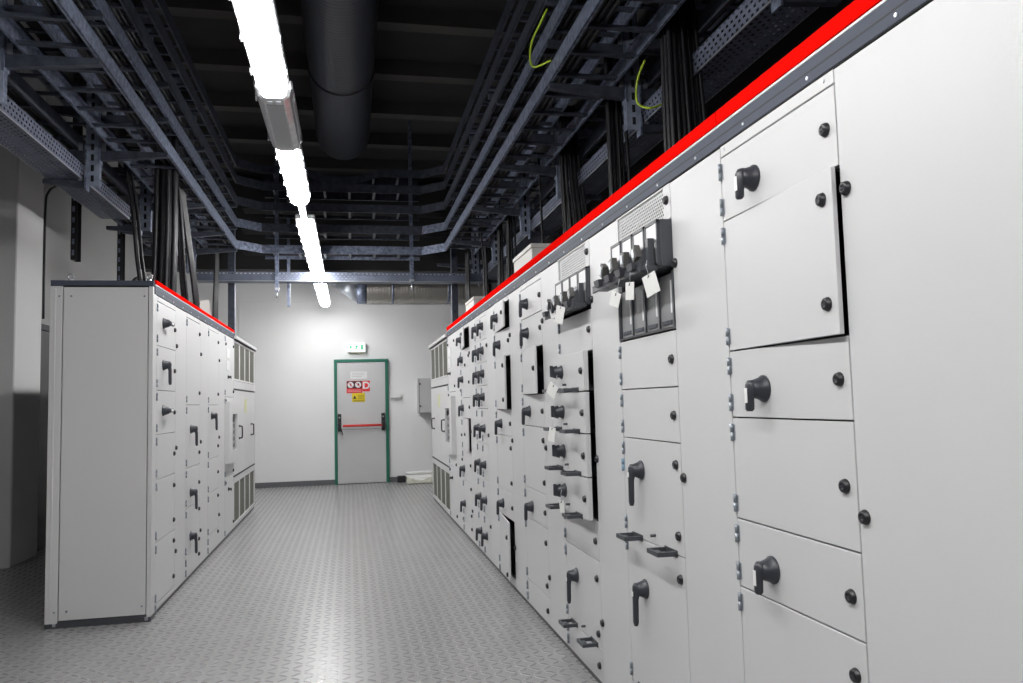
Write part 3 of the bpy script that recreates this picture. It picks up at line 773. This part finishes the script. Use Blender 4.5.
# hanging posts with cantilever arms
def post(x, yy, side, label, zb=2.93, tray_arm=True):
    s = 1 if side == 'R' else -1
    root = empty('hanging_post', (x, yy, zb)); tag(root, label, 'support post', 'ceiling hung support posts'); o = Vector((x, yy, zb))
    w = .045; b = MB()
    b.box(x-w, x+w, yy-.028, yy-.024, zb, ZC, M['galvp'])
    b.box(x-w, x-w+.004, yy-.024, yy+.022, zb, ZC, M['galv']).box(x+w-.004, x+w, yy-.024, yy+.022, zb, ZC, M['galv'])
    zz = zb+.03
    while zz < 3.6:
        b.box(x-.010, x+.010, yy-.0295, yy-.028, zz, zz+.045, M['void']); zz += .075
    b.build('upright', parent=root, loc=-o)
    MB().box(x-.08, x+.08, yy-.08, yy+.08, ZC-.012, ZC, M['galv']).build('head_plate', parent=root, loc=-o)
    def arm(xa, xb, z, hh=.075):
        # tapering cantilever arm from xa (post) to xb (tip)
        q = MB(); q.hull([(xa,yy-.022,z-.002),(xa,yy+.022,z-.002),(xa,yy+.022,z-hh),(xa,yy-.022,z-hh)], [(xb,yy-.022,z-.002),(xb,yy+.022,z-.002),(xb,yy+.022,z-.032),(xb,yy-.022,z-.032)], M['galvd'])
        d = (xa-.004, xa+.008) if xb < xa else (xa-.008, xa+.004)
        q.box(*d, yy-.035, yy+.035, z-hh-.02, z+.03, M['galv'])
        q.box((xa+xb*0)-.03*(1 if xb<xa else -1)-.012, (xa)-.03*(1 if xb<xa else -1)+.012, yy-.04, yy-.03, z-.01, z+.045, M['steel'])
        q.build('arm', parent=root, loc=-o)
    xi = XI[0] if side == 'L' else XI[1]
    for i, z in enumerate(LV[:3]): arm(x-s*.045, xi+s*.0, z)
    for z in (3.19, 3.5): arm(x+s*.045, x+s*.5, z)
    if tray_arm: arm(x+s*.045, x+s*.32, 2.985 - .012 + .0, .055)
places = ['nearest', 'second', 'third', 'fourth', 'fifth', 'farthest']
for i, yy in enumerate((1.2, 2.8, 4.37, 5.95, 7.42, 8.60, 9.50)):
    if i == 0: continue
    post(-1.755, yy, 'L', 'galvanised hanging post with arms over the left row, %s from the camera' % places[i-1])
for i, yy in enumerate((2.8, 4.35, 5.95, 7.30, 8.85, 10.35)):
    post(1.665, yy, 'R', 'galvanised hanging post with arms over the right row, %s from the camera' % places[i])
# slotted drop posts against the left wall
for yy, lb in ((7.75, 'dark slotted post hanging near the left wall, the nearer of two'), (9.2, 'dark slotted post hanging near the left wall, the farther of two')):
    b = MB(); x = -2.42
    b.box(x-.03, x-.025, yy-.06, yy+.06, 2.72, ZC, M['black']).box(x-.025, x+.02, yy-.06, yy-.055, 2.72, ZC, M['black']).box(x-.025, x+.02, yy+.055, yy+.06, 2.72, ZC, M['black'])
    for k in range(8): b.box(x-.02, x+.0, yy-.062, yy-.06, 2.76+.1*k, 2.81+.1*k, M['galv'])
    tag(b.build('slotted_post'), lb, 'support post')

# perforated trays
def tray(x0, x1, y0, y1, z, label, m='perf', h=.11, axis='y'):
    root = empty('perforated_tray', ((x0+x1)/2, (y0+y1)/2, z)); tag(root, label, 'cable tray'); o = Vector(((x0+x1)/2, (y0+y1)/2, z))
    def q(b, nm): b.build(nm, parent=root, loc=-o)
    if axis == 'y':
        q(MB().box(x0, x0+.0015, y0, y1, z+.008, z+h, M[m]).box(x1-.0015, x1, y0, y1, z+.008, z+h, M[m]), 'side_wall')
        q(MB().box(x0, x0+.004, y0, y1, z, z+.008, M['steel']).box(x1-.004, x1, y0, y1, z, z+.008, M['steel']).box(x0, x0+.01, y0, y1, z+h, z+h+.004, M['galv']), 'edge_fold')
        q(MB().box(x0+.004, x1-.004, y0, y1, z+.001, z+.0025, M[m]), 'tray_floor')
    else:
        q(MB().box(x0, x1, y0, y0+.0015, z+.008, z+h, M[m]).box(x0, x1, y1-.0015, y1, z+.008, z+h, M[m]), 'side_wall')
        q(MB().box(x0, x1, y0, y0+.004, z, z+.008, M['steel']).box(x0, x1, y0, y0+.01, z+h, z+h+.004, M['galv']), 'edge_fold')
        q(MB().box(x0, x1, y0+.004, y1-.004, z+.001, z+.0025, M[m]), 'tray_floor')
tray(-2.05, -1.82, .2, 7.15, 2.975, 'galvanised perforated tray with open end over the left row')
tray(1.73, 1.96, .2, 10.3, 2.975, 'galvanised perforated tray running along over the right row')
tray(-1.84, 1.72, 9.97, 10.17, 2.885, 'galvanised perforated tray crossing the aisle near the back wall', 'perfx', axis='x')
# rods holding the cross tray
for x, zb, lb in ((-.855, 2.67, 'hanging strut on the crossing tray left of the lamps'), (.785, 2.78, 'hanging strut on the crossing tray above the exit door')):
    b = MB().box(x-.022, x+.022, 9.925, 9.965, zb+.08, ZC, M['galv']); b.cyl((x, 9.945, zb), (x, 9.945, zb+.08), .012, M['steel']); b.box(x-.03, x+.03, 9.92, 9.968, zb+.10, zb+.13, M['steel'])
    tag(b.build('hanging_strut'), lb, 'strut')
b = MB().box(-.755, -.72, 10.2, 10.24, 2.60, 4.9, M['galv']); tag(b.build('hanging_strut'), 'thin hanging strut just behind the crossing tray left of the lamps', 'strut')
# uprights from the cabinet ends up to the cross tray
for x, lb in ((-1.42, 'tall galvanised upright rising beside the far end of the left row'), (1.36, 'tall galvanised upright rising beside the far end of the right row')):
    b = MB().box(x-.04, x+.04, 10.19, 10.20, 2.158, 3.6, M['galvd']).box(x-.04, x-.035, 10.2, 10.25, 2.158, 3.6, M['galv']).box(x+.035, x+.04, 10.2, 10.25, 2.158, 3.6, M['galv'])
    tag(b.build('upright_strut'), lb, 'strut')

# cables lying in the ladders
def ladder_cables(xc, y0, y1, z, n, w, lb, grp):
    for k in range(n):
        x = xc - w/2 + w*(k+.5)/n; r = random.uniform(.011, .019); pts = []
        yy = y0; ph = random.uniform(0, 6)
        while yy <= y1+.01:
            pts.append((x+.008*math.sin(yy*1.7+ph), yy, z+.032+r)); yy += .7
        tag(MB().tube(pts, r, random.choice((M['cable'], M['cableg'])), 6).build('power_cable'), lb, 'cable', grp)
for j, (xc, sd) in enumerate(((-1.45, 'left'), (1.36, 'right'))):
    for i in range(3):
        ladder_cables(xc + (.12 if j == 0 else -.12), .3, 9.5, LV[i], 3, .11, 'black cable lying in the %s cable ladder over the %s row' % (('lowest', 'second', 'third')[i], sd), 'cables in the %s %s ladder' % (('lowest', 'second', 'third')[i], sd))
for xc, sd in ((-2.03, 'left'), (1.95, 'right')):
    ladder_cables(xc, .3, 9.4, 3.19, 7, .30, 'black cable lying in the lowest outer ladder on the %s' % sd, 'cables in the outer %s ladder' % sd)
def cross_cables(z, n, lb, grp):
    for k in range(n):
        yy = YCOR+.04+.32*(k+.5)/n; r = random.uniform(.011, .018)
        tag(MB().tube([(-1.25+.5*j, yy+.008*math.sin(j+k), z+.032+r) for j in range(6)], r, M['cable'], 6).build('power_cable'), lb, 'cable', grp)
for i in range(3): cross_cables(LV[i], 6, 'black cable lying in the %s ladder crossing the aisle' % ('lowest', 'second', 'third')[i], 'cables in the %s crossing ladder' % ('lowest', 'second', 'third')[i])

# cable bundles dropping from the ladders onto the cabinets
def bundle(x, yy, n, w, lb, grp, top=3.6, bow=0., dy=0., dx=0., mats=('cable', 'cable', 'cableg'), r=.014, flare=1.3, cols=None):
    """n parallel cables packed side by side, spreading a little towards the roof"""
    cols = cols or max(1, int(round(w/(2.1*r)))); k = 0; ph = random.uniform(0, 6)
    while k < n:
        i, j = k % cols, k // cols
        a = (i-(cols-1)/2)*max(2.12*r, w/cols) + (.5*(j % 2)-.25)*2.1*r; c_ = (j-.5)*2.0*r; rad = r*random.uniform(.82, 1.0)
        b0 = Vector((x+c_*flare, yy+a*flare, 2.172)); b1 = Vector((x+c_+dx, yy+a+dy, top))
        wv = .006*math.sin(ph)
        pts = [b0, b0.lerp(b1, .3)+Vector((wv, bow*.8, 0)), b0.lerp(b1, .65)+Vector((-wv, bow, 0)), b1]
        tag(MB().tube(spline(pts, 5), rad, M[random.choice(mats)], 7).build('power_cable'), lb, 'cable', grp); k += 1
bundle(1.62, 3.66, 14, .09, 'black cable in the nearest thick bundle dropping onto the right row', 'nearest right cable bundle', top=4.1, dy=.04, r=.013, flare=1.9)
bundle(1.62, 4.60, 9, .05, 'black cable in the second bundle from the camera onto the right row', 'second right cable bundle', top=3.7, dy=.03, r=.012)
bundle(1.62, 5.66, 10, .06, 'black cable in the bundle dropping just in front of the white lidded box', 'third right cable bundle', top=3.6, dy=.06, r=.012, flare=2.2)
bundle(1.50, 5.9, 1, .03, 'lone thin black cable hanging down behind the white lidded box', 'thin right cables', top=3.3, dy=.1, r=.009)
bundle(1.62, 7.85, 9, .09, 'black cable in the bundle rising just beyond the white lidded box', 'fourth right cable bundle', top=3.4, r=.012, flare=1.9)
bundle(1.62, 8.35, 8, .09, 'black cable in the bundle above the small pale box', 'fifth right cable bundle', top=3.4, r=.012, flare=1.6)
bundle(1.62, 9.2, 6, .2, 'black cable in the farthest bundle onto the right row', 'far right cable bundle', top=3.3, dy=.1)
bundle(1.36, 7.75, 2, .05, 'dark grey cable slanting up beside the farthest right bundle', 'pale right cables', top=3.1, dy=.25, mats=('cableg',), r=.009)
bundle(-1.42, 6.36, 8, .10, 'thick black cable in the nearest bundle on the left row', 'nearest left cable bundle', top=3.5, dy=.10, bow=.02, mats=('cableg', 'cable'), r=.020, flare=1.1, cols=2)
bundle(-1.52, 6.45, 3, .06, 'black cable slanting up behind the nearest left bundle', 'slanting left cables', top=3.3, dy=.06, dx=-.16, bow=.02)
bundle(-1.43, 6.95, 8, .12, 'black cable bowing up from the middle of the left row', 'middle left cable bundle', top=3.3, dy=-.15, bow=-.04, mats=('cableg', 'cable'), r=.012)
bundle(-1.40, 7.42, 8, .16, 'curved black cable sweeping up over the left row', 'curved left cables', top=3.3, dy=-.45, bow=-.02, mats=('cableg', 'cable'), r=.012)
bundle(-1.37, 7.85, 9, .24, 'outermost curved cable sweeping down to the white board on the left row', 'outer curved left cables', top=3.3, dy=-.85, bow=.02, mats=('cableg', 'cable'), r=.011)
bundle(-1.5, 9.7, 8, .30, 'black cable standing up at the far end of the left row', 'far left cable bundle', top=3.3)
bundle(1.5, 9.9, 8, .30, 'black cable standing up at the far end of the right row', 'farthest right cable bundle', top=3.3)
# loop of cable on the left roof
lp = spline([(-1.60, 6.3, 2.168), (-1.60, 6.33, 2.28), (-1.58, 6.45, 2.36), (-1.56, 6.6, 2.32), (-1.55, 6.68, 2.18)], 5)
tag(MB().tube(lp, .014, M['cable'], 8).build('cable_loop'), 'short black cable loop standing on the roof of the left row', 'cable')
# earthing wires
def wire(pts, lb): tag(MB().tube(spline(pts, 6), .006, M['yg'], 6).build('earth_wire'), lb, 'wire')
wire([(1.15, 4.30, 3.62), (1.12, 4.34, 3.56), (1.08, 4.44, 3.46), (1.08, 4.42, 3.32), (1.15, 4.26, 3.29)], 'yellow and green earth wire looping beside the upper right ladders')
wire([(1.60, 3.96, 3.19), (1.58, 4.03, 3.10), (1.58, 4.04, 2.98), (1.63, 3.98, 2.93), (1.725, 4.02, 2.975)], 'yellow and green earth wire looping down to the right perforated tray')
wire([(1.20, 4.05, 3.72), (1.17, 4.2, 3.75), (1.19, 4.3, 3.70)], 'short yellow and green earth wire high on the right ladders')

# flexible black duct
g = MB(); prof = []; yy = 0.5; r0 = .30
while yy < 9.2:
    prof += [(r0, yy), (r0-.008, yy+.022), (r0, yy+.045)]; yy += .05
g.lathe([(a, b_) for a, b_ in prof], (-.045, 0, 4.50), (0, 1, 0), M['duct'], 36)
root = empty('ventilation_duct', (-.045, 6, 4.2)); tag(root, 'large black ribbed ventilation duct running along under the ceiling', 'duct')
g.build('duct_hose', parent=root, loc=(.045, -6, -4.2))
for yc in (2.0, 4.6, 7.25):
    q = MB(); q.lathe([(r0+.004, 0), (r0+.010, .004), (r0+.010, .036), (r0+.004, .04)], (-.045, yc, 4.5), (0, 1, 0), M['black'], 36)
    q.box(-.045-.006, -.045+.006, yc+.01, yc+.03, 4.8, ZC, M['galvd']); q.build('strap', parent=root, loc=(.045, -6, -4.2))

# metal duct across the back wall
root = empty('metal_duct', (1.2, 13.70, 3.33)); tag(root, 'round metal duct with an angled end, running in front of the back wall', 'duct')
xd, yd, zd, rd = .28, 13.70, 3.33, .245
q = MB(); prof = []; xx = 0
while xx < 2.15: prof += [(rd, xx), (rd+.0015, xx+.004), (rd, xx+.008)]; xx += .05
q.lathe(prof, (xd, yd, zd), (1,0,0), M['alu'], 32); q.build('spiral_pipe', parent=root, loc=(-1.2, -13.7, -3.33))
q = MB(); q.lathe([(rd+.008, 0), (rd+.008, .16)], (xd-.14, yd, zd), (1,0,0), M['galv'], 32); q.build('collar', parent=root, loc=(-1.2, -13.7, -3.33))
q = MB(); n = 32
def ring(c, t):
    t = Vector(t).normalized(); v = Vector((0, 1, 0)); u = v.cross(t)
    return [Vector(c) + v*rd*math.cos(2*PI*k/n) + u*rd*math.sin(2*PI*k/n) for k in range(n)]
ra = ring((xd-.14, yd, zd), (-1, 0, 0)); rb = ring((-.06, yd, zd+.20), (-1, 0, 1)); rc = ring((-.45, yd, zd+.59), (-1, 0, 1))
q.hull(ra, rb, M['alul'], True).hull(rb, rc, M['alul'], True); q.build('elbow', parent=root, loc=(-1.2, -13.7, -3.33))
for xs in (.72, 1.68):
    q = MB(); q.lathe([(rd+.012, 0), (rd+.012, .04)], (xs, yd, zd), (1,0,0), M['galv'], 32); q.box(xs+.01, xs+.03, yd-.01, yd+.01, zd+rd, ZC, M['galvd']); q.build('strap', parent=root, loc=(-1.2, -13.7, -3.33))

# conduit on the left wall
tag(MB().tube(spline([(-3.0, 9.0, 3.75), (-3.02, 8.80, 3.62), (-3.03, 8.75, 3.4), (-3.03, 8.75, 2.3)], 5), .012, M['black'], 8).build('wall_conduit'), 'thin black conduit running down the left wall', 'conduit')

# ================================================================== lamps
LX, LZ = -.385, 3.0
def batten(y0, y1, label, lit=True, w=.075, z=LZ):
    root = empty('ceiling_lamp', (LX, y0, z)); tag(root, label, 'lamp', 'lamps in the ceiling line'); o = Vector((LX, y0, z))
    m = M['lamp'] if lit else M['unlit']
    def sec(yy, s): return [(LX-w*s, yy, z+.055), (LX-w*.93*s, yy, z+.02), (LX-w*.62*s, yy, z), (LX+w*.62*s, yy, z), (LX+w*.93*s, yy, z+.02), (LX+w*s, yy, z+.055)]
    b = MB(); ys = [(y0+.004, .80), (y0+.03, 1), (y1-.03, 1), (y1-.004, .80)]
    R = [[b.bm.verts.new(p) for p in sec(*q)] for q in ys]
    for a, c_ in zip(R, R[1:]):
        for k in range(6): b.bm.faces.new((a[k], a[(k+1) % 6], c_[(k+1) % 6], c_[k]))
    b.bm.faces.new(R[0][::-1]); b.bm.faces.new(R[-1]); bmesh.ops.recalc_face_normals(b.bm, faces=list(b.bm.faces)); b._fin(0, m)
    b.build('diffuser', parent=root, loc=-o)
    h = MB().box(LX-w-.012, LX+w+.012, y0, y1, z+.055, z+.105, M['housing']); h.build('housing', parent=root, loc=-o, bevel=.008)
    L_ = y1-y0; n = 4 if L_ > 1 else 2
    for k in range(n):
        yy = y0+L_*(k+.5)/n if n > 2 else (y0+.12 if k == 0 else y1-.12)
        for s in (-1, 1): MB().box(LX+s*(w+.012)-.004, LX+s*(w+.012)+.004, yy-.015, yy+.015, z+.03, z+.075, M['steel']).build('clip', parent=root, loc=-o)
    if not lit:
        q = MB().box(LX-.045, LX+.045, y0+.10, y1-.08, z-.004, z+.0, M['housing']); q.box(LX-.035, LX-.01, y0+.04, y0+.08, z-.006, z, M['steel']).box(LX+.01, LX+.035, y0+.04, y0+.08, z-.006, z, M['steel']); q.build('gear_tray', parent=root, loc=-o)
    for yy in (y0+.2*L_, y1-.2*L_): MB().cyl((LX, yy, z+.105), (LX, yy, 3.16), .006, M['steel'], 6).build('rod', parent=root, loc=-o)
pl = [(-1.95, -.42), (-.38, 1.15), (1.17, 2.70), (2.735, 4.25), (5.32, 6.62), (7.36, 8.86), (8.90, 10.40), (10.75, 12.2), (12.24, 13.50)]
ln = ['lit batten lamp far behind the camera', 'lit batten lamp just behind the camera', 'lit batten lamp overhead, nearest of all',
      'lit batten lamp at the top edge, touching the unlit lamp', 'lit batten lamp just beyond the unlit lamp', 'lit batten lamp before the crossing ladders, third lit one in view',
      'lit batten lamp passing over the crossing tray', 'lit batten lamp just beyond the crossing tray', 'lit batten lamp nearest the back wall']
for (a, c_), l_ in zip(pl, ln): batten(a, c_, l_)
batten(4.29, 5.20, 'unlit short emergency lamp with clear cover between two lit lamps', lit=False, w=.088)
b = MB().box(LX-.02, LX+.02, 6.62, 7.20, LZ+.02, LZ+.05, M['lamp']).box(LX-.026, LX+.026, 6.61, 7.34, LZ+.05, LZ+.08, M['housing'])
tag(b.build('ceiling_light'), 'narrow bright strip bridging two lamps of the line', 'lamp')
tag(MB().box(LX-.02, LX+.02, -2.5, 13.9, 3.16, 3.20-.015, M['galvd']).build('lamp_rail'), 'long thin steel rail carrying the line of lamps', 'rail')

# ================================================================== camera and world
def cam():
    yaw, pitch, roll = .20309, .0749, .025898
    cy, sy, cp, sp = math.cos(yaw), math.sin(yaw), math.cos(pitch), math.sin(pitch)
    fw = Vector((sy*cp, cy*cp, sp)); r = Vector((cy, -sy, 0)); d = fw.cross(r)
    c, s = math.cos(roll), math.sin(roll)
    r2 = r*c + d*s; d2 = -r*s + d*c
    Rm = Matrix((r2, -d2, -fw)).transposed().to_4x4(); Rm.translation = Vector((0, 0, ZE))
    cd = bpy.data.cameras.new('camera'); cd.sensor_width = 36; cd.lens = 790.9*36/1023; cd.clip_start = .05
    o = bpy.data.objects.new('camera', cd); COL.objects.link(o); o.matrix_world = Rm; SC.camera = o
cam()
w = bpy.data.worlds.new('world'); SC.world = w; w.use_nodes = True
w.node_tree.nodes['Background'].inputs[0].default_value = (.5, .55, .65, 1); w.node_tree.nodes['Background'].inputs[1].default_value = .004
vs = SC.view_settings; vs.view_transform = 'Standard'; vs.look = 'None'; vs.gamma = 1; vs.use_curve_mapping = False; vs.exposure = 0
